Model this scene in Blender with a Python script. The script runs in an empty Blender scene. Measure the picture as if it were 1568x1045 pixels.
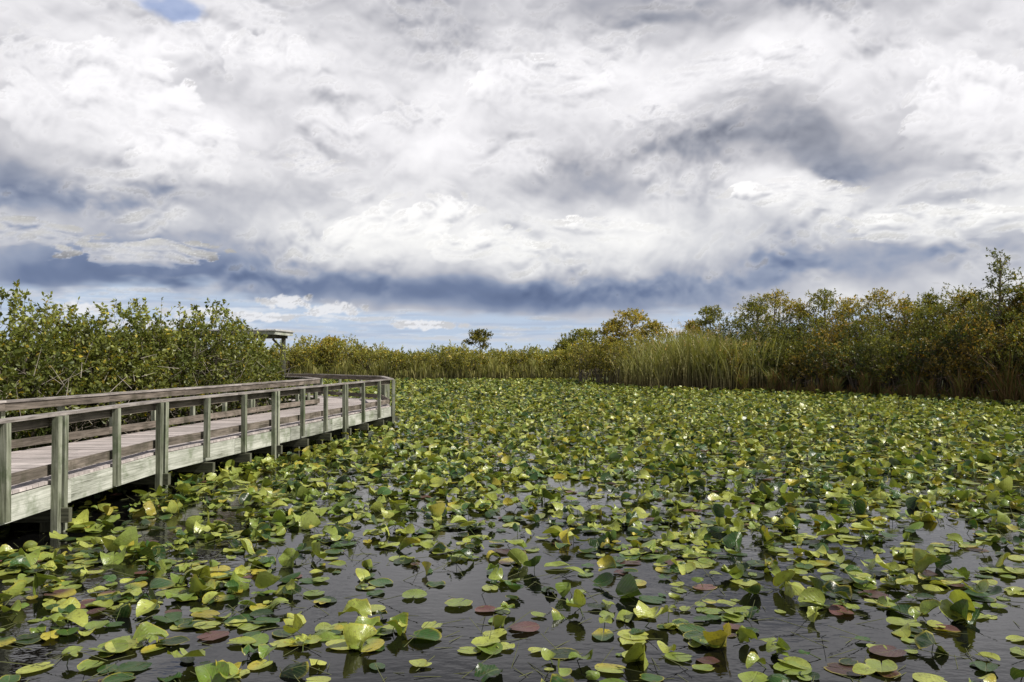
import bpy, math, numpy as np
from mathutils import Vector
rng = np.random.default_rng(11)
F = 1220.0; HZ = 545.0; EYE = 2.5
scene = bpy.context.scene
scene.view_settings.view_transform = 'Standard'
scene.view_settings.look = 'None'
scene.view_settings.exposure = 0
def WX(px, d): return (px-784.0)/F*d
def ZT(py, d): return EYE+(HZ-py)/F*d

# ------------------------------------------------------------ camera
cd = bpy.data.cameras.new("camera"); cam = bpy.data.objects.new("camera", cd)
scene.collection.objects.link(cam); scene.camera = cam
cam.location = (0,0,EYE); cam.rotation_euler = (math.radians(90+1.06),0,0)
cd.lens = 28.0; cd.sensor_width = 36.0; cd.clip_end = 8000; cd.clip_start = 0.1

# ------------------------------------------------------------ sun
SAZ, SEL = math.radians(104), math.radians(47)
S = Vector((math.cos(SEL)*math.sin(SAZ), math.cos(SEL)*math.cos(SAZ), math.sin(SEL)))
sl = bpy.data.lights.new("sun", 'SUN'); sl.energy = 5.0; sl.angle = math.radians(0.5); sl.color = (1.0,0.955,0.88)
so = bpy.data.objects.new("sun", sl); so.rotation_euler = S.to_track_quat('Z','Y').to_euler(); so.location=(30,-10,40)
scene.collection.objects.link(so)

# ------------------------------------------------------------ world
world = bpy.data.worlds.new("World"); scene.world = world; world.use_nodes = True
nt = world.node_tree; nt.nodes.clear()
def node(t, nt_=None): return (nt_ or nt).nodes.new(t)
def setin(n, i, v, nt_=None):
    if v is None: return
    if isinstance(v, bpy.types.NodeSocket): (nt_ or nt).links.new(v, n.inputs[i])
    else: n.inputs[i].default_value = v
def M(op,a,b=None,c=None,clamp=False):
    n=node('ShaderNodeMath'); n.operation=op; n.use_clamp=clamp
    setin(n,0,a); setin(n,1,b); setin(n,2,c); return n.outputs[0]
def VM(op,a,b=None,c=None,out=0):
    n=node('ShaderNodeVectorMath'); n.operation=op
    setin(n,0,a); setin(n,1,b); setin(n,2,c); return n.outputs[out]
def XYZ(x,y,z):
    n=node('ShaderNodeCombineXYZ'); setin(n,0,x); setin(n,1,y); setin(n,2,z); return n.outputs[0]
def NOISE(vec, scale, detail=6, rough=.5, dist=0, color=False):
    n=node('ShaderNodeTexNoise'); setin(n,'Vector',vec); n.inputs['Scale'].default_value=scale
    n.inputs['Detail'].default_value=detail; n.inputs['Roughness'].default_value=rough; n.inputs['Distortion'].default_value=dist
    return n.outputs['Color'] if color else n.outputs['Fac']
def SMOOTH(v, lo, hi, a=0., b=1.):
    n=node('ShaderNodeMapRange'); n.interpolation_type='SMOOTHSTEP'; setin(n,0,v); n.inputs[1].default_value=lo; n.inputs[2].default_value=hi
    n.inputs[3].default_value=a; n.inputs[4].default_value=b; return n.outputs[0]
def MIX(f,a,b):
    n=node('ShaderNodeMix'); n.data_type='RGBA'; setin(n,0,f); setin(n,6,a); setin(n,7,b); return n.outputs[2]
def RAMP(f, stops):
    n=node('ShaderNodeValToRGB'); setin(n,0,f); e=n.color_ramp.elements
    while len(e)<len(stops): e.new(0.5)
    for el,(p,c) in zip(e,stops): el.position=p; el.color=(*c,1)
    return n.outputs[0]
tc = node('ShaderNodeTexCoord')
sky=node('ShaderNodeTexSky'); sky.sky_type='NISHITA'; sky.sun_disc=False; sky.sun_elevation=SEL; sky.sun_rotation=SAZ
cn=SMOOTH(NOISE(tc.outputs['Generated'],2.6,3,.55),.42,.6)
fin=MIX(cn,sky.outputs[0],(3.6,3.6,3.8,1))
bg=node('ShaderNodeBackground'); bg.inputs[1].default_value=0.075; setin(bg,0,fin)  # upper sky, out of view, kept dim to lower the ambient light
wo=node('ShaderNodeOutputWorld'); nt.links.new(bg.outputs[0],wo.inputs[0])

# ------------------------------------------------------------ sky dome with clouds
def build_sky():
    PT=np.random.default_rng(42).permutation(256);PT=np.concatenate([PT,PT]);ga=np.arange(256)*2*np.pi/256
    GX=np.cos(ga);GY=np.sin(ga)
    def perlin(x,y,s=0):
        x=x+s*17.37;y=y+s*9.71
        xi=np.floor(x).astype(int);yi=np.floor(y).astype(int);xf=x-xi;yf=y-yi;xi&=255;yi&=255
        u=xf*xf*xf*(xf*(xf*6-15)+10);v=yf*yf*yf*(yf*(yf*6-15)+10)
        def g(i,j):
            h=PT[PT[(xi+i)&255]+((yi+j)&255)];return GX[h]*(xf-i)+GY[h]*(yf-j)
        a=g(0,0)+u*(g(1,0)-g(0,0));b=g(0,1)+u*(g(1,1)-g(0,1));return (a+v*(b-a))*1.5
    def fbm(x,y,o=5,gain=.5,s=0):
        r=0;a=1.;t=0
        for k in range(o):
            c,q=math.cos(k*.7),math.sin(k*.7);f=2**k*1.03
            r=r+a*perlin((x*c-y*q)*f,(x*q+y*c)*f,s+k);t+=a;a*=gain
        return r/t*1.6
    def billow(x,y,o=5,gain=.5,s=0):
        r=0;a=1.;t=0
        for k in range(o):
            c,q=math.cos(k*.9),math.sin(k*.9);f=2**k*1.05
            p=perlin((x*c-y*q)*f,(x*q+y*c)*f,s+k)
            r=r+a*(np.sqrt(p*p+.0025)-.05);t+=a;a*=gain
        return r/t*2.3
    ss=lambda v,a,b:(lambda t:t*t*(3-2*t))(np.clip((v-a)/(b-a),0,1))
    az=np.radians(np.concatenate([np.linspace(-180,-38,70)[:-1],np.linspace(-38,38,1000),np.linspace(38,180,70)[1:]]))
    el=np.radians(np.concatenate([[-3,-1.0],np.linspace(-.2,25.5,380),np.linspace(25.5,41,45)[1:]]))
    A,E=np.meshgrid(az,el,indexing='ij')
    X=A*F;Y=np.tan(E)*F
    wx=fbm(X/300,Y/240,2,.4,1)*60+fbm(X/70,Y/60,3,.5,2)*12
    wy=fbm(X/300,Y/240,2,.4,3)*36+fbm(X/70,Y/60,3,.5,4)*11
    ws=ss(Y,20,160)*.75+.25
    Xw=X+wx*ws;Yw=Y+wy*ws
    def BL(px,py,sx,sy,xx=None,yy=None):
        a=math.atan((px-784)/F);c=math.cos(a);x0=a*F;y0=(HZ-py)*c
        xx=Xw if xx is None else xx;yy=Yw if yy is None else yy
        return np.exp(-((xx-x0)/(sx*c*c))**2-((yy-y0)/(sy*c))**2)
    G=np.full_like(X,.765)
    for b in [(150,110,120,80,.18),(270,200,90,70,.20),(610,352,100,52,.20),(730,372,70,30,.12),(840,110,150,60,.16),(520,130,80,50,.10),
          (985,165,50,26,.12),(1120,95,150,45,.16),(1500,120,110,90,.2),(1220,292,90,28,.18),(910,325,140,36,.14),
          (1450,330,150,40,.14),(480,240,50,26,.12),(430,60,100,60,.14),(1050,395,100,14,.10),(680,210,110,50,.12),
          (690,15,190,48,-.26),(1000,0,120,36,-.20),(1280,0,160,40,-.22),(1200,215,170,52,-.34),(1340,240,80,40,-.22),(40,270,120,60,-.32),
          (900,265,120,36,-.18),(250,310,260,40,-.18),(300,395,330,40,-.26),(60,428,280,26,-.36),(440,438,240,26,-.42),(720,458,190,26,-.46),
          (960,448,210,32,-.28),(1000,412,160,26,-.13),(1330,410,280,44,-.18),(1100,445,500,28,-.16)]:
        G+=b[4]*BL(*b[:4])
    G-= .30*ss(Y,560,720)  # unseen sky above the view darkened to dim ambient light and water reflections
    soft=fbm(Xw/230,Yw/140,3,.45,5);med=fbm(Xw/95,Yw/62,4,.45,6)
    def Hb(x,y,o=4): return billow((x+wx*.35)/125,(y+wy*.35)/88,o,.42,9)*.7+billow((x+wx*.35)/46,(y+wy*.35)/36,o-1,.42,14)*.3
    h0=Hb(X,Y);rel=h0-Hb(X-3,Y+12)
    amt=ss(Y,40,140)*(.30+.75*ss(fbm(X/190,Y/130,3,.5,25),-.15,.45))
    b=G+.10*soft+.075*med+(.42*rel+.13*(h0-.5))*amt+.010*fbm(X/30,Y/22,3,.55,21)
    for (px,py,sx,sy,br,seed) in [(150,150,150,105,.98,31),(300,235,85,60,.98,33),(60,90,80,50,.90,63),(840,140,120,70,.95,35),(1130,110,150,44,.95,37),(1490,150,110,90,.99,39),
                               (990,175,60,26,.94,41),(600,352,105,56,1.04,43),(735,380,90,34,.99,45),(1230,300,110,28,.98,47),(900,345,110,28,.94,49),(670,325,60,40,1.0,65),
                               (480,250,55,26,.96,51),(1440,345,130,36,.94,53),(420,90,80,55,.95,55),(230,395,120,24,.77,57),(60,360,80,24,.75,59),(650,180,70,40,.94,61)]:
        bx=X+wx*.35;by=Y+wy*.35
        a=math.atan((px-784)/F);x0=a*F;y0=(HZ-py)*math.cos(a)
        sel=(np.abs(X-x0)<sx*2.6+60)&(np.abs(Y-y0)<sy*2.6+50)
        ii=np.where(sel);xb=bx[ii];yb=by[ii];q=min(sx*.6,62);qy=min(sy*.8,50)
        m=np.exp(-((xb-x0)/sx)**2-((yb-y0)/sy)**2)
        bl=billow(xb/q,yb/qy,5,.46,seed)
        d=m+.40*(bl-.5)-.48
        low=ss((Y[ii]-y0)/sy,-1.0,.5);al=ss(d,0,.11)*low*ss(m,.2,.4)
        bl2=billow((xb-4)/q,(yb+9)/qy,4,.42,seed)
        bl1=billow(xb/q,yb/qy,4,.42,seed)
        col=br+.32*(bl1-bl2)+.08*(bl-.5)-.14*ss(d,.10,.5)*(1-low)
        b[ii]=b[ii]*(1-al)+col*al
    st=[0,.22,.42,.56,.70,.84,1.0,1.15]
    cs=np.array([(.10,.14,.25),(.17,.22,.35),(.30,.35,.47),(.46,.48,.55),(.63,.64,.68),(.83,.83,.84),(.99,.985,.97),(1.05,1.04,1.02)])
    C=np.stack([np.interp(b,st,cs[:,k]) for k in range(3)],-1)
    lum=C.mean(-1,keepdims=True);neu=lum*np.array([1.0,.98,1.03]);hi=ss(Y,150,330)[...,None]*.6;C=C*(1-hi)+neu*hi
    s1=fbm(X/210,Y/11,4,.5,80);s2=billow(X/60,Y/12,4,.5,85)
    row=.6*s1+.55*(s2-.5)
    t=ss(row,-.15,.55)[...,None]*.8
    lo=np.array([.50,.60,.75]);hi_=np.array([.80,.82,.86]);base=np.array([.42,.49,.63])
    LC=lo*(1-t)+hi_*t;dk=ss(fbm(X/260,Y/9,3,.5,90),.05,.5)[...,None]*.6;LC=LC*(1-dk)+base*dk
    edge=64+34*np.exp(-((X+500)/330)**2)-6*np.exp(-((X-60)/150)**2)+fbm(X/120,Y/40,4,.5,95)*16
    lm=ss(edge-Y,-9,12)[...,None];C=C*(1-lm)+LC*lm
    for (px,py,sx,sy) in [(440,462,52,13),(520,474,50,11),(650,498,70,8),(300,478,60,11),(230,494,80,9),(1000,505,120,7),(120,470,60,10),(400,485,90,8)]:
        m=BL(px,py,sx,sy,X+wx*.12,Y+wy*.12);bl=billow(X/26,Y/20,4,.5,px%50)
        al=ss(m+.5*(bl-.5)-.42,0,.3)[...,None]*.85*ss(m,.12,.35)[...,None];C=C*(1-al)+np.array([.86,.86,.88])*al
    hz=(1-ss(Y,0,34))[...,None]*.65;C=C*(1-hz)+np.array([.62,.69,.79])*hz
    gp=BL(255,0,80,34,X+wx*.5,Y+wy*.4)+.9*BL(20,-40,40,20)+.35*fbm(X/60,Y/40,4,.5,99)
    gp=ss(gp,.42,.85)[...,None]*.75;C=C*(1-gp)+np.array([.27,.38,.66])*gp
    for rad_ in (3,6,8):
        sh=[(int(round(rad_*math.cos(k_*math.pi/5))),int(round(rad_*math.sin(k_*math.pi/5)))) for k_ in range(10)]
        Lm=C.mean(-1);st_=np.stack([np.roll(Lm,s_,(0,1)) for s_ in sh]);md=np.median(st_,0)
        p80=np.sort(st_,0)[7]
        bad=(Lm-p80>.03);bad[:, :4]=False
        r_=np.where(bad,md/np.maximum(Lm,1e-3),1.0);C=C*r_[...,None]
    al=1-ss(np.degrees(E),33,40.5)
    Rd=3200.
    V=np.stack([np.sin(A)*np.cos(E)*Rd,np.cos(A)*np.cos(E)*Rd,np.sin(E)*Rd],-1).reshape(-1,3)
    na,ne=A.shape;i,j=np.meshgrid(np.arange(na-1),np.arange(ne-1),indexing='ij');k=i*ne+j
    Fq=np.stack([k,k+ne,k+ne+1,k+1],-1).reshape(-1,4)
    me=bpy.data.meshes.new('sky');me.vertices.add(len(V));me.vertices.foreach_set('co',V.astype(np.float32).ravel())
    me.loops.add(Fq.size);me.loops.foreach_set('vertex_index',Fq.astype(np.int32).ravel())
    me.polygons.add(len(Fq));me.polygons.foreach_set('loop_start',np.arange(0,Fq.size,4,dtype=np.int32));me.update(calc_edges=True)
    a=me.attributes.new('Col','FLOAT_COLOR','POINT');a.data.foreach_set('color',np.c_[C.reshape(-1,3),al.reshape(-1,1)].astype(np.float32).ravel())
    m=bpy.data.materials.new('cloudy_sky');m.use_nodes=True;nt=m.node_tree;nt.nodes.clear()
    at=nt.nodes.new('ShaderNodeAttribute');at.attribute_name='Col';em=nt.nodes.new('ShaderNodeEmission');tr=nt.nodes.new('ShaderNodeBsdfTransparent')
    mx=nt.nodes.new('ShaderNodeMixShader');o=nt.nodes.new('ShaderNodeOutputMaterial')
    nt.links.new(at.outputs['Color'],em.inputs[0]);nt.links.new(at.outputs['Alpha'],mx.inputs[0]);nt.links.new(tr.outputs[0],mx.inputs[1]);nt.links.new(em.outputs[0],mx.inputs[2]);nt.links.new(mx.outputs[0],o.inputs[0])
    try: m.cycles.emission_sampling='NONE'
    except Exception as e: print(e)
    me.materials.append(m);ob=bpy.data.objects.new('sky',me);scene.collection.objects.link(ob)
build_sky()

# ------------------------------------------------------------ materials
def newmat(name):
    global nt
    m=bpy.data.materials.new(name); m.use_nodes=True; nt=m.node_tree; nt.nodes.clear()
    return m
def attr(name):
    n=node('ShaderNodeAttribute'); n.attribute_name=name; return n
def foliage_mat(name, rough=.45, trans=.35, spec=.4, pad=False):
    m=newmat(name); a=attr('Col'); c=a.outputs['Color']
    bs=node('ShaderNodeBsdfPrincipled'); 
    if pad:
        g=node('ShaderNodeNewGeometry')
        n=NOISE(g.outputs['Position'],7,2,.6)
        c=VM('MULTIPLY',c,XYZ(*(3*[M('MULTIPLY_ADD',n,.9,.55)])))
        l=attr('LUV'); s=node('ShaderNodeSeparateXYZ'); setin(s,0,l.outputs['Vector'])
        av=M('ABSOLUTE',s.outputs[1])
        mid=SMOOTH(av,0.008,0.022,1,0)
        ph=M('MULTIPLY',M('SUBTRACT',av,M('MULTIPLY',s.outputs[0],.55)),62)
        ve=SMOOTH(M('SINE',ph),.75,1.0)
        vein=M('MAXIMUM',mid,M('MULTIPLY',ve,.45))
        c=MIX(M('MULTIPLY',vein,.28),c,(.36,.38,.14,1))
        n2=NOISE(g.outputs['Position'],34,2,.6)
        sp=SMOOTH(n2,.56,.68)
        c=MIX(M('MULTIPLY',sp,.5),c,(.11,.07,.03,1))
        c=MIX(M('MULTIPLY',g.outputs['Backfacing'],.3),c,(.14,.18,.05,1))
        bu=node('ShaderNodeBump'); bu.inputs['Strength'].default_value=.5; bu.inputs['Distance'].default_value=.01
        setin(bu,'Height',M('ADD',M('MULTIPLY',vein,-.6),n2))
        setin(bs,'Normal',bu.outputs[0])
    setin(bs,'Base Color',c); bs.inputs['Roughness'].default_value=rough; bs.inputs['Specular IOR Level'].default_value=spec
    tr=node('ShaderNodeBsdfTranslucent'); setin(tr,0,VM('MULTIPLY',c,(1.5,1.45,.6)))
    mx=node('ShaderNodeMixShader'); mx.inputs[0].default_value=trans
    nt.links.new(bs.outputs[0],mx.inputs[1]); nt.links.new(tr.outputs[0],mx.inputs[2])
    o=node('ShaderNodeOutputMaterial'); nt.links.new(mx.outputs[0],o.inputs[0]); return m
def simple(name, colsock_fn, rough=.8, bump=None, spec=.3):
    m=newmat(name); bs=node('ShaderNodeBsdfPrincipled'); c,h=colsock_fn()
    setin(bs,'Base Color',c); bs.inputs['Roughness'].default_value=rough; bs.inputs['Specular IOR Level'].default_value=spec
    if h is not None:
        bu=node('ShaderNodeBump'); bu.inputs['Strength'].default_value=.6; bu.inputs['Distance'].default_value=bump or .01
        setin(bu,'Height',h); setin(bs,'Normal',bu.outputs[0])
    o=node('ShaderNodeOutputMaterial'); nt.links.new(bs.outputs[0],o.inputs[0]); return m
def wood(name, dark, mid, light, stain=(.10,.12,.06)):
    def f():
        l=attr('LUV'); g=node('ShaderNodeNewGeometry')
        gr=NOISE(VM('MULTIPLY',l.outputs['Vector'],(1.5,38,1)),1.0,6,.65,.6)
        bl=NOISE(VM('MULTIPLY',l.outputs['Vector'],(1.2,4,1)),1.0,5,.6)
        v=M('MULTIPLY_ADD',bl,.7,M('MULTIPLY',gr,.8))
        c=RAMP(v,[(.54,dark),(.70,mid),(.90,light)])
        tint=NOISE(VM('MULTIPLY',l.outputs['Vector'],(0,0,1)),3.7,0)
        c=VM('MULTIPLY',c,XYZ(*(3*[M('MULTIPLY_ADD',tint,1.3,.35)])))
        st=SMOOTH(NOISE(g.outputs['Position'],2.2,5,.65),.48,.66)
        c=MIX(M('MULTIPLY',st,.6),c,(*stain,1))
        return c,gr
    return simple(name,f,.75,.006,.25)
MW_rim =wood('weathered_pine_rim',(.11,.115,.085),(.38,.39,.325),(.62,.625,.55),(.14,.175,.095))
MW_post=wood('weathered_pine_post',(.06,.065,.04),(.18,.19,.135),(.36,.37,.29),(.07,.10,.04))
MW_rail=wood('weathered_brown_rail',(.04,.032,.025),(.125,.105,.085),(.25,.21,.175),(.06,.055,.035))
MW_cap =wood('weathered_rail_cap',(.10,.09,.08),(.25,.22,.20),(.44,.40,.37),(.12,.11,.09))
MW_deck=wood('weathered_deck_planks',(.24,.21,.195),(.41,.36,.34),(.55,.49,.465),(.27,.245,.225))
MW_dark=wood('dark_support_wood',(.03,.03,.022),(.08,.08,.055),(.16,.16,.11),(.05,.06,.03))  # darker wood tone for piles, beams, joists and shelter frame
M_roof=simple('bleached_metal_roof',lambda:(RAMP(NOISE(node('ShaderNodeTexCoord').outputs['Object'],3,3,.6),[(.3,(.35,.34,.32)),(.7,(.62,.61,.58))]),None),.5)
M_leaf=foliage_mat('shrub_leaves',.42,.30,.42)
M_blade=foliage_mat('marsh_grass_blades',.6,.28,.25)
M_pad=foliage_mat('lily_pad_leaf',.30,.20,.55,pad=True)
def barkf():
    a=attr('Col'); return a.outputs['Color'],None
M_bark=simple('bark',barkf,.85)
def groundf():
    g=node('ShaderNodeNewGeometry'); n=NOISE(g.outputs['Position'],.35,5,.65)
    return RAMP(n,[(.3,(.03,.03,.014)),(.5,(.05,.06,.018)),(.75,(.11,.12,.03))]),n
M_ground=simple('marsh_soil',groundf,.95,.05)
m=newmat('pond_water'); M_water=m
g=node('ShaderNodeNewGeometry'); bs=node('ShaderNodeBsdfPrincipled')
setin(bs,'Base Color',(.003,.003,.003,1))
bs.inputs['Roughness'].default_value=.0; bs.inputs['IOR'].default_value=1.333
bu=node('ShaderNodeBump'); bu.inputs['Strength'].default_value=.08; bu.inputs['Distance'].default_value=.03
setin(bu,'Height',M('ADD',M('MULTIPLY',NOISE(VM('MULTIPLY',g.outputs['Position'],(1,1.5,1)),1.6,2,.5),1.8),NOISE(VM('MULTIPLY',g.outputs['Position'],(1,1.8,1)),7.0,2,.5))); setin(bs,'Normal',bu.outputs[0])
o=node('ShaderNodeOutputMaterial'); nt.links.new(bs.outputs[0],o.inputs[0])

# ------------------------------------------------------------ mesh helpers
class B:
    def __init__(s): s.V=[];s.F=[];s.C=[];s.U=[];s.MI=[];s.n=0
    def add(s,V,Fq,C,mi=0,U=None):
        V=np.asarray(V,float).reshape(-1,3); Fq=np.asarray(Fq,int).reshape(-1,4)
        C=np.broadcast_to(np.asarray(C,float),(len(V),3))
        s.V.append(V); s.F.append(Fq+s.n); s.C.append(C); s.U.append(np.zeros_like(V) if U is None else U)
        s.MI.append(np.full(len(Fq),mi)); s.n+=len(V)
    def build(s,name,mats,parent=None,smooth=False):
        V=np.concatenate(s.V);Fq=np.concatenate(s.F);C=np.concatenate(s.C);U=np.concatenate(s.U);MI=np.concatenate(s.MI)
        me=bpy.data.meshes.new(name)
        me.vertices.add(len(V)); me.vertices.foreach_set('co',V.astype(np.float32).ravel())
        me.loops.add(Fq.size); me.loops.foreach_set('vertex_index',Fq.astype(np.int32).ravel())
        me.polygons.add(len(Fq)); me.polygons.foreach_set('loop_start',np.arange(0,Fq.size,4,dtype=np.int32))
        for m_ in mats: me.materials.append(m_)
        me.polygons.foreach_set('material_index',MI.astype(np.int32))
        me.polygons.foreach_set('use_smooth',np.full(len(Fq),smooth))
        me.update(calc_edges=True)
        a=me.attributes.new('Col','FLOAT_COLOR','POINT'); a.data.foreach_set('color',np.c_[C,np.ones(len(C))].astype(np.float32).ravel())
        a=me.attributes.new('LUV','FLOAT_VECTOR','POINT'); a.data.foreach_set('vector',U.astype(np.float32).ravel())
        ob=bpy.data.objects.new(name,me); scene.collection.objects.link(ob)
        if parent: ob.parent=parent
        return ob
def norm(a): return a/np.maximum(np.linalg.norm(a,axis=-1,keepdims=True),1e-9)
def board(b,p0,p1,w,h,mi=0,up=(0,0,1)):
    p0=np.array(p0,float);p1=np.array(p1,float);ax=p1-p0;L=np.linalg.norm(ax);ax/=L
    up=np.array(up,float);sd=np.cross(ax,up)
    if np.linalg.norm(sd)<1e-4: sd=np.array([1.,0,0])
    sd/=np.linalg.norm(sd);u2=np.cross(sd,ax)
    o=rng.random()*50;V=[];U=[];Fs=[]
    def face(a,bb,c,d,ua):
        k=len(V);V.extend([a,bb,c,d]);U.extend(ua);Fs.append([k,k+1,k+2,k+3])
    c=lambda i,j,k: (p0 if i==0 else p1)+sd*w/2*j+u2*h/2*k
    z=o
    for k in(1,-1):
        q=[c(0,-1,k),c(1,-1,k),c(1,1,k),c(0,1,k)]
        if k<0:q=q[::-1]
        uu=[(o,0,z),(o+L,0,z),(o+L,w,z),(o,w,z)]
        if k<0:uu=uu[::-1]
        face(*q,uu)
    for j in(1,-1):
        q=[c(0,j,-1),c(0,j,1),c(1,j,1),c(1,j,-1)]
        uu=[(o,.5,z),(o,.5+h,z),(o+L,.5+h,z),(o+L,.5,z)]
        if j>0:q=q[::-1];uu=uu[::-1]
        face(*q[::-1],uu[::-1])
    for i in(0,1):
        q=[c(i,-1,-1),c(i,1,-1),c(i,1,1),c(i,-1,1)]
        uu=[(o,0,z),(o,w,z),(o+h,w,z),(o+h,0,z)]
        if i==0:q=q[::-1];uu=uu[::-1]
        face(*q,uu)
    b.add(V,Fs,(1,1,1),mi,np.array(U,float))
def tube(b,pts,rad,col,mi,sides=6):
    pts=np.array(pts,float);n=len(pts);ax=norm(np.gradient(pts,axis=0))
    ref=np.array([.31,.95,.1]);s=norm(np.cross(ax,ref));t=np.cross(ax,s)
    an=np.linspace(0,2*np.pi,sides,endpoint=False)
    V=pts[:,None]+np.asarray(rad)[:,None,None]*(np.cos(an)[None,:,None]*s[:,None]+np.sin(an)[None,:,None]*t[:,None])
    i=np.arange(n-1)[:,None]*sides;j=np.arange(sides)[None];j2=(j+1)%sides
    Fq=np.stack([i+j,i+j2,i+sides+j2,i+sides+j],-1).reshape(-1,4)
    b.add(V,Fq,col,mi)
def sticks(b,P0,P1,r0,r1,col,mi):
    n=len(P0);ax=norm(P1-P0);s=norm(np.cross(ax,np.array([.3,.9,.2])));t=np.cross(ax,s)
    an=np.array([0,2.094,4.189]);ring=np.cos(an)[None,:,None]*s[:,None]+np.sin(an)[None,:,None]*t[:,None]
    r0=np.broadcast_to(r0,(n,));r1=np.broadcast_to(r1,(n,))
    V=np.concatenate([P0[:,None]+ring*r0[:,None,None],P1[:,None]+ring*r1[:,None,None]],1)
    f=np.array([[0,1,4,3],[1,2,5,4],[2,0,3,5]])
    Fq=(np.arange(n)[:,None,None]*6+f).reshape(-1,4)
    C=np.broadcast_to(np.array(col,float)[None,None],(n,6,3)).reshape(-1,3)
    b.add(V,Fq,C,mi)
def leaves(b,P,A,size,ratio,col,mi=0):
    n=len(P);s=norm(np.cross(A,rng.normal(size=(n,3))));nn=np.cross(A,s)
    size=size[:,None]
    V=np.stack([P,P+A*size*.5+s*size*ratio*.5+nn*size*.06,P+A*size,P+A*size*.5-s*size*ratio*.5+nn*size*.06],1)
    Fq=np.arange(4*n).reshape(-1,4)
    b.add(V,Fq,np.repeat(col,4,axis=0),mi)
OLV=np.array([1.06,.96,.88])
def sprigs(b,P,Dv,L,nl,size,cols,ratio=.5,twig=.006,twcol=(.10,.08,.055),spread=.9):
    n=len(P);Dv=norm(Dv)
    if twig: sticks(b,P-Dv*L[:,None]*.5,P+Dv*L[:,None],twig,twig*.4,twcol,1)
    t=rng.random((n,nl))**.8
    c=P[:,None]+Dv[:,None]*(L[:,None]*t)[...,None]
    A=norm(Dv[:,None]*.55+norm(rng.normal(size=(n,nl,3)))*spread)
    sz=size*(.65+.7*rng.random((n,nl)))
    jit=.6+.8*rng.random((n,nl,1)); cc=cols[:,None]*OLV*jit
    yel=rng.random((n,nl,1))<.06; cc=np.where(yel,cc*np.array([2.0,1.4,.8]),cc)
    leaves(b,c.reshape(-1,3),A.reshape(-1,3),sz.ravel(),ratio,cc.reshape(-1,3),0)
def bush(b,cx,cy,h,r,n,nl,size,c1,c2,L=.45,ratio=.5,twig=.006,rag=.25,z0=0.2,upw=.5):
    u=rng.normal(size=(n,3));u[:,2]=np.abs(u[:,2])*1.0-.25;u=norm(u)
    ph=rng.random(6)*6.28
    lump=1+rag*(np.sin(u[:,0]*4.1+ph[0]+u[:,2]*3)+np.sin(u[:,1]*4.7+ph[1])*.8+np.sin(u[:,2]*6.3+u[:,0]*5+ph[2])*.6)*.6
    rad=(.62+.38*rng.random(n)**.5)*lump
    deep=rng.random(n)<.18; rad=np.where(deep,rad*.65,rad)
    P=np.c_[cx+u[:,0]*r*rad,cy+u[:,1]*r*rad,z0+(h-z0)*(.38+.62*u[:,2]*rad)]
    P[:,2]=np.clip(P[:,2],z0+.05,h*1.15)
    dv=u*.8+np.array([0,0,upw])+rng.normal(size=(n,3))*.4
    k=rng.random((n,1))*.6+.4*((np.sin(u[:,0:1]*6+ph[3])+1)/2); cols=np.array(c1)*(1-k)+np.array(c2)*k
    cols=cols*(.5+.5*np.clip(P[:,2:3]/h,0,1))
    Ls=L*(.6+.8*rng.random(n)); sprigs(b,P,dv,Ls,nl,size,cols,ratio,twig)
    m_=max(4,int(r*5)); a=rng.random(m_)*6.28; q=rng.random(m_)
    for i in range(m_):
        e=np.array([cx+math.cos(a[i])*r*.75*q[i],cy+math.sin(a[i])*r*.75*q[i],h*(.5+.35*rng.random())])
        s0=np.array([cx+math.cos(a[i])*r*.2,cy+math.sin(a[i])*r*.2,-.3])
        mid=(s0+e)/2+rng.normal(size=3)*.2*r*.4
        tube(b,[s0,mid,e],[.05+.008*h,.03+.005*h,.01],(.15,.125,.095),1,5)
def bare(b,cx,cy,h,r,n,col=(.28,.245,.20),rr=.009):
    P0=np.c_[cx+rng.normal(size=n)*r*.6,cy+rng.normal(size=n)*r*.6,h*(.1+.6*rng.random(n))]
    d=norm(rng.normal(size=(n,3))*np.array([1,1,.6])+np.array([0,0,.6]))
    sticks(b,P0,P0+d*(.3+.5*rng.random(n))[:,None],rr,rr*.4,col,1)
def blades(b,x,y,h,w,cb,ct,lean=.25,z0=-.1):
    n=len(x);a=rng.random(n)*6.28;ln=h*lean*rng.random(n);ang=rng.random(n)*3.14
    sd=np.c_[np.cos(ang),np.sin(ang)*.5,np.zeros(n)]
    V=[];C=[]
    cb=np.broadcast_to(cb,(n,3));ct=np.broadcast_to(ct,(n,3))
    for t,ww in((0,.8),(.4,1.),(.75,.8),(1.,.12)):
        c=np.c_[x+np.cos(a)*ln*t**2.2,y+np.sin(a)*ln*t**2.2,z0+(h-z0)*(t-.12*lean*t**3)]
        V+= [c-sd*(w*ww/2)[:,None],c+sd*(w*ww/2)[:,None]]
        cc=cb*(1-t)+ct*t;C+=[cc,cc]
    V=np.stack(V,1);C=np.stack(C,1)
    f=np.array([[0,1,3,2],[2,3,5,4],[4,5,7,6]])
    b.add(V,(np.arange(n)[:,None,None]*8+f).reshape(-1,4),C.reshape(-1,3),0)

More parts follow.
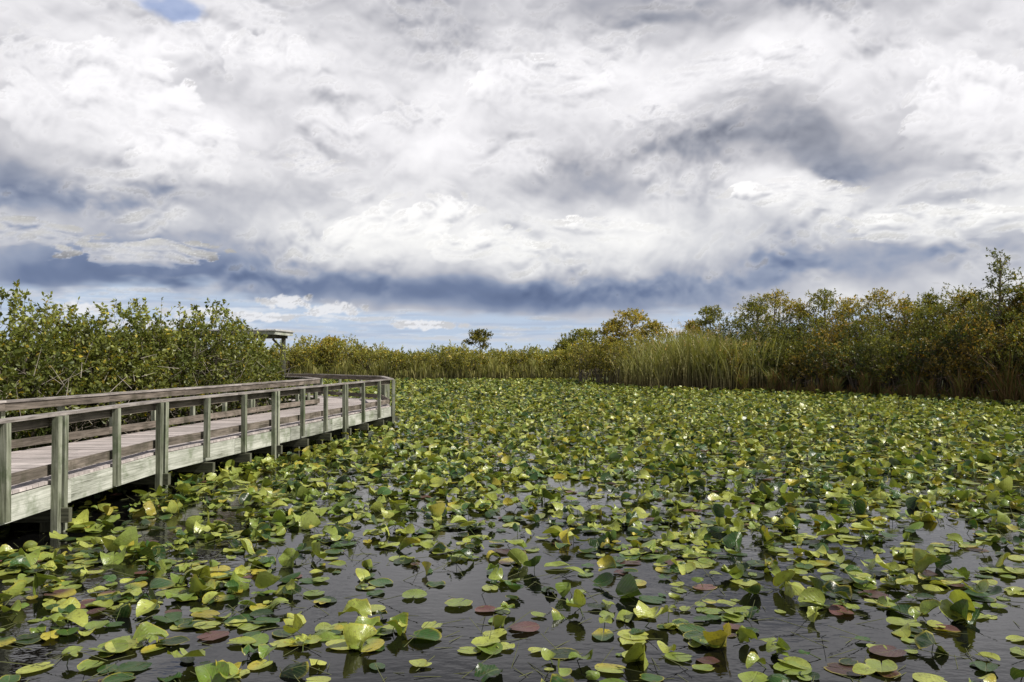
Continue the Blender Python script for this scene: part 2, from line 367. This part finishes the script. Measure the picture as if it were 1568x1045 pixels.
# ------------------------------------------------------------ pond outline, terrain, water
pd=np.array([(1100,58),(1130,57),(1400,47.5),(1568,40),(1750,34)],float)
rs=[(WX(p,np.interp(p,pd[:,0],pd[:,1])),np.interp(p,pd[:,0],pd[:,1])+.9) for p in (1135,1200,1270,1340,1400,1480,1568,1650,1750)]
pond=np.array([(-12.5,-12),(-11.5,12),(-11.0,24),(-13,33),(-20,45),(-27,80),(-12,86),(0,84),(8.5,80),(9.0,66)]+rs+[(28,22),(30,-12)],float)
def inside(P,poly):
    x,y=P[:,0],P[:,1];r=np.zeros(len(P),bool);n=len(poly)
    for i in range(n):
        x0,y0=poly[i];x1,y1=poly[(i+1)%n]
        c=((y0>y)!=(y1>y))&(x<(x1-x0)*(y-y0)/(y1-y0+1e-12)+x0);r^=c
    return r
def edist(P,poly):
    d=np.full(len(P),1e9);n=len(poly)
    for i in range(n):
        a=poly[i];c=poly[(i+1)%n];ab=c-a;t=np.clip(((P-a)@ab)/(ab@ab),0,1)
        d=np.minimum(d,np.linalg.norm(P-(a+t[:,None]*ab),axis=1))
    return d
def sdist(P,poly): return np.where(inside(P,poly),-1,1)*edist(P,poly)
g1=np.sinh(np.linspace(-5.2,5.2,241))/math.sinh(5.2)*3150
gx,gy=np.meshgrid(g1,g1+35,indexing='ij');P2=np.c_[gx.ravel(),gy.ravel()]
sd=sdist(P2,pond);zz=np.clip(.02+sd*.25,-.9,.35)+np.where(sd>0,.06*np.sin(P2[:,0]*.7)*np.cos(P2[:,1]*.6),0)
b=B();n=len(g1);i,j=np.meshgrid(np.arange(n-1),np.arange(n-1),indexing='ij');k=i*n+j
b.add(np.c_[P2,zz],np.stack([k,k+n,k+n+1,k+1],-1).reshape(-1,4),(1,1,1));b.build('ground',[M_ground],smooth=True)
b=B();b.add([(-60,-40,0),(60,-40,0),(60,120,0),(-60,120,0)],[[0,1,2,3]],(1,1,1));b.build('pond_water',[M_water])

# ------------------------------------------------------------ boardwalk
R=np.array([(-6.5,3.0),(-6.5,14.6),(-4.31,28.3),(-5.2,31.8),(-8.6,35.4),(-15.5,38.6)])
L=np.array([(-9.2,3.0),(-9.2,14.4),(-6.97,28.7),(-7.9,30.4),(-10.2,32.6),(-16.6,35.2)])
bw=bpy.data.objects.new('boardwalk',None);scene.collection.objects.link(bw)
DZ=.74
deck=B()
for s in range(len(R)-1):
    n=max(2,int(max(np.linalg.norm(R[s+1]-R[s]),np.linalg.norm(L[s+1]-L[s]))/.145))
    for q in range(n):
        t0=(q+.03)/n;t1=(q+.97)/n
        r0=R[s]*(1-t0)+R[s+1]*t0;r1=R[s]*(1-t1)+R[s+1]*t1;l0=L[s]*(1-t0)+L[s+1]*t0;l1=L[s]*(1-t1)+L[s+1]*t1
        dz=rng.normal()*.003;o=rng.random()*50;w=.14
        V=[(*r0,DZ+dz),(*r1,DZ+dz),(*l1,DZ+dz),(*l0,DZ+dz),(*r0,DZ-.04),(*r1,DZ-.04),(*l1,DZ-.04),(*l0,DZ-.04)]
        U=np.array([(o,0,o),(o,w,o),(o+2.7,w,o),(o+2.7,0,o)]*2)
        deck.add(V,[[0,1,2,3],[7,6,5,4],[0,4,5,1],[2,6,7,3],[1,5,6,2],[0,3,7,4]],(1,1,1),0,U)
deck.build('deck',[MW_deck],bw)
rim=B();rail=B();post=B();cap=B();und=B()
def outn(a,c,side):
    d=(c-a)/np.linalg.norm(c-a);nn=np.array([d[1],-d[0]]);return nn*side
posts={1:[],-1:[]}
for side,PL in((1,R),(-1,L)):
    for s in range(len(PL)-1):
        a,c=PL[s],PL[s+1];nn=outn(a,c,side);ln=np.linalg.norm(c-a);dd=(c-a)/ln
        m_=max(1,round(ln/3.05))
        for q in range(m_):
            p=a+dd*ln*q/m_;e=a+dd*(ln*(q+1)/m_-.006);off=nn*(.025+rng.normal()*.002)
            zj=.53+rng.normal()*.004
            board(rim,(*(p+off),zj),(*(e+off),zj+rng.normal()*.004),.045,.33)
        for q in range(m_):
            p=a+dd*ln*q/m_;e=a+dd*(ln*(q+1)/m_-.004)
            off=-nn*.03
            board(rail,(*(p+off),1.575),(*(e+off),1.575+rng.normal()*.003),.04,.14)
            board(rail,(*(p+off),.885),(*(e+off),.885+rng.normal()*.004),.04,.15)
            board(cap,(*(p+nn*.02),1.67+rng.normal()*.001),(*(e+nn*.02),1.67+rng.normal()*.001),.19,.04)
        if s==0:
            ys=[3.6,5.2,6.8,8.45,10.1,11.3,12.95] if side>0 else list(np.arange(3.6,14,1.6))
            ts=[(y_-a[1])/dd[1] for y_ in ys]
        else:
            k=9 if s==1 else max(2,round(ln/1.5)); ts=[ln*q/k for q in range(k)]
        for q,t in enumerate(ts):
            p=a+dd*t+nn*.098
            posts[side].append((p,dd,nn,s,q))
for side in(1,-1):
    for (p,dd,nn,s,q) in posts[side]:
        dbl=(s==0 and q in(1,3,5)) or (s>=1 and q%3==0)
        lean=rng.normal(size=2)*.008
        if dbl:
            for e in(-.08,.08):
                pp=p+dd*e;board(post,(*pp,-.5),(*(pp+lean),1.648),.095,.095,0,(dd[0],dd[1],0))
        else: board(post,(*p,.40+rng.normal()*.02),(*(p+lean),1.648),.095,.095,0,(dd[0],dd[1],0))
for (p,dd,nn,s,q) in posts[1]:
    if q%2==1 or s>=1:
        a=p+nn*.16;c=p-nn*2.95
        if s in(0,1) or q==0:
            board(und,(*a,.25),(*c,.25),.09,.20);
            for f in(.12,.5,.9):
                pp=a*(1-f)+c*f;board(und,(*(pp+dd*.1),-.8),(*(pp+dd*.1),.35),.15,.15,0,(1,0,0))
for f in(.2,.4,.6,.8):
    for s in range(len(R)-1):
        a=R[s]*(1-f)+L[s]*f;c=R[s+1]*(1-f)+L[s+1]*f;board(und,(*a,.53),(*c,.53),.045,.28)
rim.build('rim_joists',[MW_rim],bw);rail.build('rail_boards',[MW_rail],bw);cap.build('handrail_cap',[MW_cap],bw)
post.build('posts',[MW_post],bw);und.build('beams_and_piles',[MW_dark],bw)

# shelter
sh=bpy.data.objects.new('boardwalk_shelter',None);scene.collection.objects.link(sh)
b1=B();b2=B();b3=B()
x0,x1,y0,y1=-14.8,-10.25,34.4,37.2
for (x,y) in((-10.5,36.6),(-11.3,34.9),(-14.2,34.9),(-14.2,36.8)):
    board(b1,(x,y,-.5),(x,y,3.3),.16,.16,0,(1,0,0))
    board(b1,(x-.05,y,2.8),(x-.5,y,3.28),.07,.09)
for y in(34.9,36.7):board(b1,(x0+.2,y,3.36),(x1-.1,y,3.36),.09,.14)
for x in np.arange(x0+.3,x1,.6):board(b1,(x,y0+.05,3.47),(x,y1-.05,3.47),.05,.09)
board(b3,(x0,y0,3.50),(x1,y0,3.50),.04,.16);board(b3,(x1,y0+.02,3.50),(x1,y1,3.50),.04,.16);board(b3,(x0,y1,3.50),(x1-.03,y1,3.50),.04,.16)
board(b2,(x0-.08,(y0+y1)/2,3.605),(x1+.08,(y0+y1)/2,3.605),y1-y0+.2,.045)
for x in np.arange(x0,x1,.35):board(b2,(x,y0-.05,3.643),(x,y1+.05,3.643),.04,.03)
b1.build('frame',[MW_dark],sh);b2.build('roof',[M_roof],sh);b3.build('fascia',[MW_rim],sh)

# ------------------------------------------------------------ lily pads
bwpoly=np.concatenate([R,L[::-1]])
def wn(x,y):
    return (np.sin(x*.9+1.3*np.sin(y*.5))+np.sin(y*1.1+1.7*np.sin(x*.6+1))+np.sin((x+y)*2.1+.5)*.6+np.sin((x-y*1.3)*1.6)*.6)/3.2
def pads(b,d0,d1,dens,nr,na,dfun,raisep,steepp,size,zr,clump=0.):
    A=1.0*(d1*d1-d0*d0)*.72;n=int(A*dens)
    y=np.sqrt(rng.random(n)*(d1*d1-d0*d0)+d0*d0);x=(rng.random(n)*2-1)*.72*y
    if clump>0:      # leaves growing in rosettes around shared root stocks
        nc=int(n*.09);ci=rng.integers(0,nc,n);mv=rng.random(n)<clump
        x=np.where(mv,x[:nc][ci]+rng.normal(size=n)*.24,x);y=np.where(mv,y[:nc][ci]+rng.normal(size=n)*.24,y)
    P=np.c_[x,y];sdv=sdist(P,pond);ok=(sdv<-.02)&(rng.random(n)<dfun(x,y))
    ind=inside(P,bwpoly);ok&=~(ind&(rng.random(n)<.8));ok&=~((x<-9)&(y<30)&(rng.random(n)<.7))
    x=x[ok];y=y[ok];n=len(x)
    th=np.linspace(-np.pi+.10,np.pi-.10,na);rr=np.array([.03,.5,.86,1.0] if nr==4 else ([.03,.6,1.0] if nr==3 else [.03,1.0]))
    ro=.5*(1+.10*np.cos(th))*(1-.35*np.exp(-((np.pi-np.abs(th))/.16)**2))
    ux=(rr[:,None]*ro*np.cos(th)).ravel();uy=(rr[:,None]*ro*np.sin(th)*.80).ravel();ur=np.repeat(rr,na);ut=np.tile(th,len(rr))
    k=rng.random(n);rz=k<raisep(y);stp=k<steepp(y)
    sz=size*(.58+.64*rng.random(n));sz=np.where(rng.random(n)<.28,sz*.55,sz)
    fold=np.where(rz,rng.random(n)*1.3+.1,rng.random(n)**3*.6);fold=np.where(stp,.8+rng.random(n)*2.4,fold)*np.where(rz&(rng.random(n)<.35),-.8,1)
    bend=np.where(rz,rng.normal(size=n)*.6,np.abs(rng.normal(size=n))*.08)
    wav=np.where(rz,.02+.11*rng.random(n),.004+.04*rng.random(n)**2);ph=rng.random(n)*6.28;nw=rng.integers(2,6,n)
    asp=.78+.38*rng.random(n)
    lx=ux[None]*np.ones((n,1));ly=uy[None]*asp[:,None]
    lz=fold[:,None]*ly**2*1.4+bend[:,None]*lx**2+wav[:,None]*ur[None]**2*np.sin(nw[:,None]*ut[None]+ph[:,None])
    Vv=np.stack([lx,ly,lz],-1)*sz[:,None,None]
    tilt=np.where(rz,np.abs(rng.normal(size=n))*.32+.05,rng.random(n)*.03);tilt=np.where(stp,.5+rng.random(n)*.8,tilt)
    ta=rng.random(n)*6.28;yw=rng.random(n)*6.28
    c,s=np.cos(yw)[:,None],np.sin(yw)[:,None]
    vx=Vv[...,0]*c-Vv[...,1]*s;vy=Vv[...,0]*s+Vv[...,1]*c;vz=Vv[...,2]
    kx,ky=np.cos(ta)[:,None],np.sin(ta)[:,None];ct,st=np.cos(tilt)[:,None],np.sin(tilt)[:,None]
    dot=kx*vx+ky*vy
    nx=vx*ct+ky*vz*st+kx*dot*(1-ct);ny=vy*ct-kx*vz*st+ky*dot*(1-ct);nz=vz*ct+(kx*vy-ky*vx)*st
    zm=zr(y);z=np.where(rz,.02+zm*rng.random(n)**1.4,.004+.022*rng.random(n));z=np.where(stp,.03+zm*.7*rng.random(n),z)
    mn=nz.min(1);z=np.where(rz,np.maximum(z,-mn-.05),np.maximum(z,-mn+.003))
    V=np.stack([nx+x[:,None],ny+y[:,None],nz+z[:,None]],-1)
    a_=np.array([.13,.205,.030]);b_=np.array([.42,.45,.095]);dk=np.array([.026,.062,.013]);br_=np.array([.13,.055,.05]);ye=np.array([.56,.48,.06])
    t=rng.random((n,1));C=a_*(1-t)+b_*t
    q=rng.random(n);C=np.where((q<.33)[:,None],dk*(.4+t*1.5),C);C=np.where(((q>.885)&(q<.965))[:,None]&~rz[:,None],br_*(.4+t),C);C=np.where((q>.976)[:,None],ye*(.5+.5*t),C)
    C=np.repeat(C[:,None],len(ux),1)
    ey=(rng.random(n)<.4)[:,None]*(ur[None]>.95)*(.3+.6*(np.sin(ut*2+ph[:,None])>.1));C=C*(1-ey[...,None])+ye*.75*ey[...,None]
    hy=(rng.random(n)<.06)[:,None]*np.clip(.3+1.5*np.sin(ut[None]+ph[:,None])*ur[None],0,1);C=C*(1-hy[...,None])+ye*.75*hy[...,None]
    nrr=len(rr);i,j=np.meshgrid(np.arange(nrr-1),np.arange(na-1),indexing='ij');kk=(i*na+j)
    f=np.stack([kk,kk+na,kk+na+1,kk+1],-1).reshape(-1,4)
    Fq=(np.arange(n)[:,None,None]*len(ux)+f).reshape(-1,4)
    U=np.stack([lx,ly,lz],-1).reshape(-1,3)
    b.add(V.reshape(-1,3),Fq,C.reshape(-1,3),0,U)
    if d1<30:
        r_=rz&(rng.random(n)<.8);m_=r_.sum()
        P1=np.c_[x[r_],y[r_],z[r_]];P0=P1+np.c_[rng.normal(size=m_)*.12,rng.normal(size=m_)*.12,-z[r_]-.05]
        sticks(b,P0,P1,.005,.004,(.08,.11,.025),1)
        m_=900;yy=5+rng.random(m_)*10;xx=(rng.random(m_)*2-1)*.7*yy;a=rng.random(m_)*6.28;l=.15+.35*rng.random(m_)
        P0=np.c_[xx,yy,np.full(m_,-.01)];P1=P0+np.c_[np.cos(a)*l,np.sin(a)*l,.02+.16*rng.random(m_)**3]
        sticks(b,P0,P1,.0035,.003,(.12,.13,.05),1)
    return n
def dn(x,y):
    base=np.interp(y,[5,8,11,14,18],[.44,.52,.64,.84,.98])
    return np.clip(base+.46*wn(x,y)*np.interp(y,[10,20],[1,.4]),.03,1)
def dm(x,y): return np.clip(.9+.3*wn(x*.6,y*.5),.3,1)
def df(x,y):
    v=np.clip(.85+.3*wn(x*.3,y*.22),.3,1)
    v=np.where((np.abs(y-69-.05*x)<2.0)&(x>-9)&(x<9),v*.12,v)
    return v
pb=B()
n1=pads(pb,4.6,20,30,4,17,dn,lambda y:np.interp(y,[7,10,15],[.30,.44,.64]),lambda y:np.interp(y,[7,14],[.09,.14]),.27,lambda y:np.interp(y,[6,16],[.06,.17]),.45)
n2=pads(pb,20,42,27,3,9,lambda x,y:dm(x,y)*np.where((np.abs(y-34.5-.3*(x-14))<.7)&(x>10),.30,1),lambda y:.68+0*y,lambda y:.16+0*y,.27,lambda y:.2+0*y,.3)
n3=pads(pb,42,87,13,3,8,df,lambda y:.62+0*y,lambda y:.12+0*y,.33,lambda y:.2+0*y)
print('pads',n1,n2,n3)
pb.build('lily_pads',[M_pad,M_bark],smooth=True)

# ------------------------------------------------------------ vegetation
b=B()
LG1=(.08,.12,.028);LG2=(.26,.31,.075)
for (px,ty,d,r) in [(-210,495,16,1.6),(-90,490,17.5,1.6),(12,478,18.8,1.05),(62,518,19.7,1.3),(112,462,20.5,1.15),(160,508,21.5,1.2),(202,466,22.5,1.1),(250,504,23.5,1.2),
                    (300,467,24.5,1.2),(340,503,26,1.2),(372,520,28,1.2),(400,536,30,.9),(30,515,24,2.5),(150,515,27,2.5),(260,518,30,2.5)]:
    x=WX(px,d);h=ZT(ty,d)-.2
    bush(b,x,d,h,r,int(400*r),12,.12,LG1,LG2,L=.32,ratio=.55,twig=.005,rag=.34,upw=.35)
    bare(b,x,d,h,r,int(100*r))
    m_=12;P=np.c_[x+rng.normal(size=m_)*r*.45,d+rng.normal(size=m_)*r*.3,h*(.88+.08*rng.random(m_))]
    sprigs(b,P,rng.normal(size=(m_,3))*.4+np.array([0,0,1]),.25+.4*rng.random(m_),14,.11,np.tile(LG2,(m_,1)),.52,.006)
b.build('mangrove_shrubs',[M_leaf,M_bark])
b=B()
prof=np.array([(380,535),(430,540),(465,528),(505,517),(535,528),(580,536),(620,545),(670,547),(695,534),(715,541),(760,548),(790,541),(830,543),(865,538),(885,524),(930,520),(960,524)],float)
for px in np.arange(385,960,7.0):
    d=83+rng.random()*9;ty=np.interp(px,prof[:,0],prof[:,1])+rng.normal()*3;h=max(2.0,ZT(ty,d));r=1.0+rng.random()*1.0
    k=rng.random();c1=np.array((.16,.20,.04))*(.6+.7*k);c2=np.array((.44,.45,.10))*(.8+.4*k)
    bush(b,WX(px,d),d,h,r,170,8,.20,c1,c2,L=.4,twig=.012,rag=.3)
for px in np.arange(330,1000,16.0):
    d=105+rng.random()*30;h=ZT(540+rng.normal()*4,d);bush(b,WX(px,d),d,h,2.5,120,8,.30,(.14,.19,.06),(.26,.30,.11),L=.7,twig=0,rag=.3)
for px in np.arange(905,990,9.0):
    d=64+rng.random()*9;h=ZT(532-.12*(px-905)+rng.normal()*5,d);k=rng.random()
    bush(b,WX(px,d),d+np.interp(px,[905,990],[9,0]),h,1.3,170,8,.17,(.12,.15,.03),(.40,.39,.08),L=.4,twig=.01,rag=.3)
b.build('distant_shrubs',[M_leaf,M_bark])
b=B()
pr=np.array([(1100,512),(1150,502),(1200,496),(1260,494),(1320,496),(1380,496),(1420,474),(1460,462),(1520,464),(1568,452),(1700,445)],float)
for row in range(3):
    for px in np.arange(1110,1760,15.0):
        d=np.interp(px,pd[:,0],pd[:,1])+1.6+row*3.0+rng.random()*2;ty=np.interp(px,pr[:,0],pr[:,1])+rng.normal()*8+(14 if row==0 else 0)+(-4 if row==2 else 0)
        h=ZT(ty,d)*(.82 if row==0 else 1);r=1.2+rng.random()*.7;k=rng.random()
        if k<.34:c1,c2=(.035,.06,.014),(.12,.165,.035)
        elif k<.76:c1,c2=(.08,.11,.024),(.26,.29,.055)
        else:c1,c2=(.15,.13,.028),(.39,.32,.06)
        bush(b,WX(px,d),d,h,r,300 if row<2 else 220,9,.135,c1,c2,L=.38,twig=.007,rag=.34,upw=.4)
        if row==0:bare(b,WX(px,d),d,h,r,60,(.28,.21,.15),.011)
b.build('shoreline_shrubs',[M_leaf,M_bark])
b=B()
nc=170;cpx=945+rng.random(nc)**.8*225;cdp=57.5+rng.random(nc)*9+np.interp(cpx,[925,985,1140],[16,3,0]);ch=.60+.44*rng.random(nc);ck=rng.random(nc)
rt=np.array([(925,545),(950,530),(980,514),(1000,506),(1050,496),(1080,500),(1110,502),(1170,510)],float)
ci=rng.integers(0,nc,9500);n=len(ci);d=cdp[ci]+rng.normal(size=n)*.6;x=WX(cpx[ci],cdp[ci])+rng.normal(size=n)*.55
h=ZT(np.interp(cpx[ci],rt[:,0],rt[:,1]),cdp[ci])*ch[ci]*(.45+.6*rng.random(n)**.8);k=(ck[ci]*.7+.3*rng.random(n))[:,None]
blades(b,x,d,h,.05+.06*rng.random(n),np.array([.17,.13,.075]),np.array([.15,.19,.04])*(1-k)+np.array([.46,.44,.16])*k,.6)
m_=rng.random(n)<.06;P=np.c_[x[m_],d[m_],h[m_]*.95];mm=m_.sum()
sprigs(b,P,rng.normal(size=(mm,3))*.3+np.array([0,0,1]),np.full(mm,.4),10,.13,np.tile((.42,.37,.22),(mm,1)),.35,.006)
b.build('tall_reeds',[M_blade,M_bark])
b=B()
n=9000;px=380+rng.random(n)*570;d=82+rng.random(n)*5;h=(1.0+1.3*rng.random(n))*(.8+.25*np.sin(px*.11)+.15*np.sin(px*.31));k=rng.random((n,1))
blades(b,WX(px,d),d,h,.10+.08*rng.random(n),np.array([.16,.135,.065]),np.array([.22,.25,.05])*(1-k)+np.array([.48,.44,.16])*k,.35)
n=11000;px=1110+rng.random(n)*630;px=px+12*np.sin(px*.13);d=np.interp(px,pd[:,0],pd[:,1])+.3+rng.random(n)**1.5*2.4+.4*np.sin(px*.17)
h=(.4+1.4*rng.random(n))*np.interp(px,[1120,1480,1568],[1,1.1,2.0])*(.6+.4*np.sin(px*.09+1)+.25*np.sin(px*.31));h=np.maximum(h,.35);k=rng.random((n,1));rd=(rng.random((n,1))<.45)
blades(b,WX(px,d),d,h,.035+.04*rng.random(n),np.array([.13,.085,.04]),np.where(rd,np.array([.26,.15,.07]),np.array([.09,.13,.025])*(1-k)+np.array([.28,.29,.07])*k),.55)
n=4000;x=-11.2-rng.random(n)*2.2;y=6+rng.random(n)*28
blades(b,x,y,.6+.7*rng.random(n),.03+.02*rng.random(n),np.array([.07,.06,.03]),np.array([.09,.13,.03]),.5)
b.build('sawgrass',[M_blade,M_bark])

def tree(px,ty,wpx,d,name='cypress_tree',cb=.4,c1=(.09,.11,.022),c2=(.18,.18,.035),nl=14,leaf=.15,flat=.35,top=1.0,nclump=50,cone=False):
    b=B();x=WX(px,d);h=ZT(ty,d);Rr=wpx/2/F*d
    bend=rng.normal(size=2)*.12
    zs=np.linspace(0,1,7);pts=np.c_[x+bend[0]*np.sin(zs*3)*1.2,d+bend[1]*np.sin(zs*2.5),-.2+(h*.95+.2)*zs]
    tube(b,pts,h*.018*(1-zs*.85)+.01,(.17,.145,.11),1,7)
    for i in range(nl):
        t=cb+(1-cb)*(i+.5)/nl;zc=h*t;a=i*2.4+rng.random()
        tt=(t-cb)/(1-cb);prof=(math.sin(math.pi*min(1,tt*.8+.22))**.6)*(1 if tt<.8 else top)
        if cone: prof=(1-tt)**.8*.9+.16
        ln=Rr*prof*(.6+.5*rng.random())
        s0=np.array([np.interp(zc,pts[:,2],pts[:,0]),np.interp(zc,pts[:,2],pts[:,1]),zc*.93])
        e=s0+np.array([math.cos(a)*ln,math.sin(a)*ln,ln*.35+.1*h*.3])
        tube(b,[s0,(s0+e)/2+np.array([0,0,.08*ln]),e],[.010*h*(1-tt*.6)+.008,.02,.01],(.17,.145,.11),1,4)
        for c,f in((e,1),((s0+e*2)/3,.8)):
            m_=int(nclump*f*(.6+.7*rng.random())*(max(.3,prof) if cone else 1));cr=max(.25,Rr*.34*(max(.35,prof) if cone else 1))
            P=c+rng.normal(size=(m_,3))*np.array([cr*.75,cr*.75,cr*flat])+np.array([0,0,cr*.2])
            P[:,2]=np.minimum(P[:,2],h)
            k=rng.random((m_,1))*.6+.4*rng.random()
            sprigs(b,P,(P-c)*.5+rng.normal(size=(m_,3))*.5+np.array([0,0,.5]),.25+.2*rng.random(m_),8,leaf,np.array(c1)*(1-k)+np.array(c2)*k,.5,.008)
    return b.build(name,[M_leaf,M_bark])
tree(735,508,36,104,'cypress_tree',.58,(.06,.08,.02),(.24,.24,.05),8,.24,.16,1,22)
tree(1535,383,84,46,'cypress_tree',.40,(.06,.09,.022),(.20,.24,.05),15,.14,.26,.45,26,True)
YT=((.17,.18,.035),(.44,.40,.075))
GT=((.08,.12,.025),(.29,.31,.055))
for (px,ty,w,d,c) in [(1158,457,62,63,GT),(1190,446,66,66,YT),(1225,464,56,64,YT),(1262,444,60,63,GT),(1300,458,62,62,YT),(1345,448,78,60,YT),(1385,460,56,58,YT),(1425,450,52,54,GT),(1478,450,66,51,YT),
                     (965,476,56,84,YT),(938,492,40,84,YT),(895,508,54,88,GT),(1000,494,40,74,YT),(1088,470,46,67,GT),(1060,495,34,70,YT),(1572,436,60,46,GT),(505,520,40,86,YT),(868,522,24,90,GT)]:
    tree(px,ty,w,d,'cypress_tree',.38,c[0],c[1],11,max(.15,d*.0024),.26,.65,28)
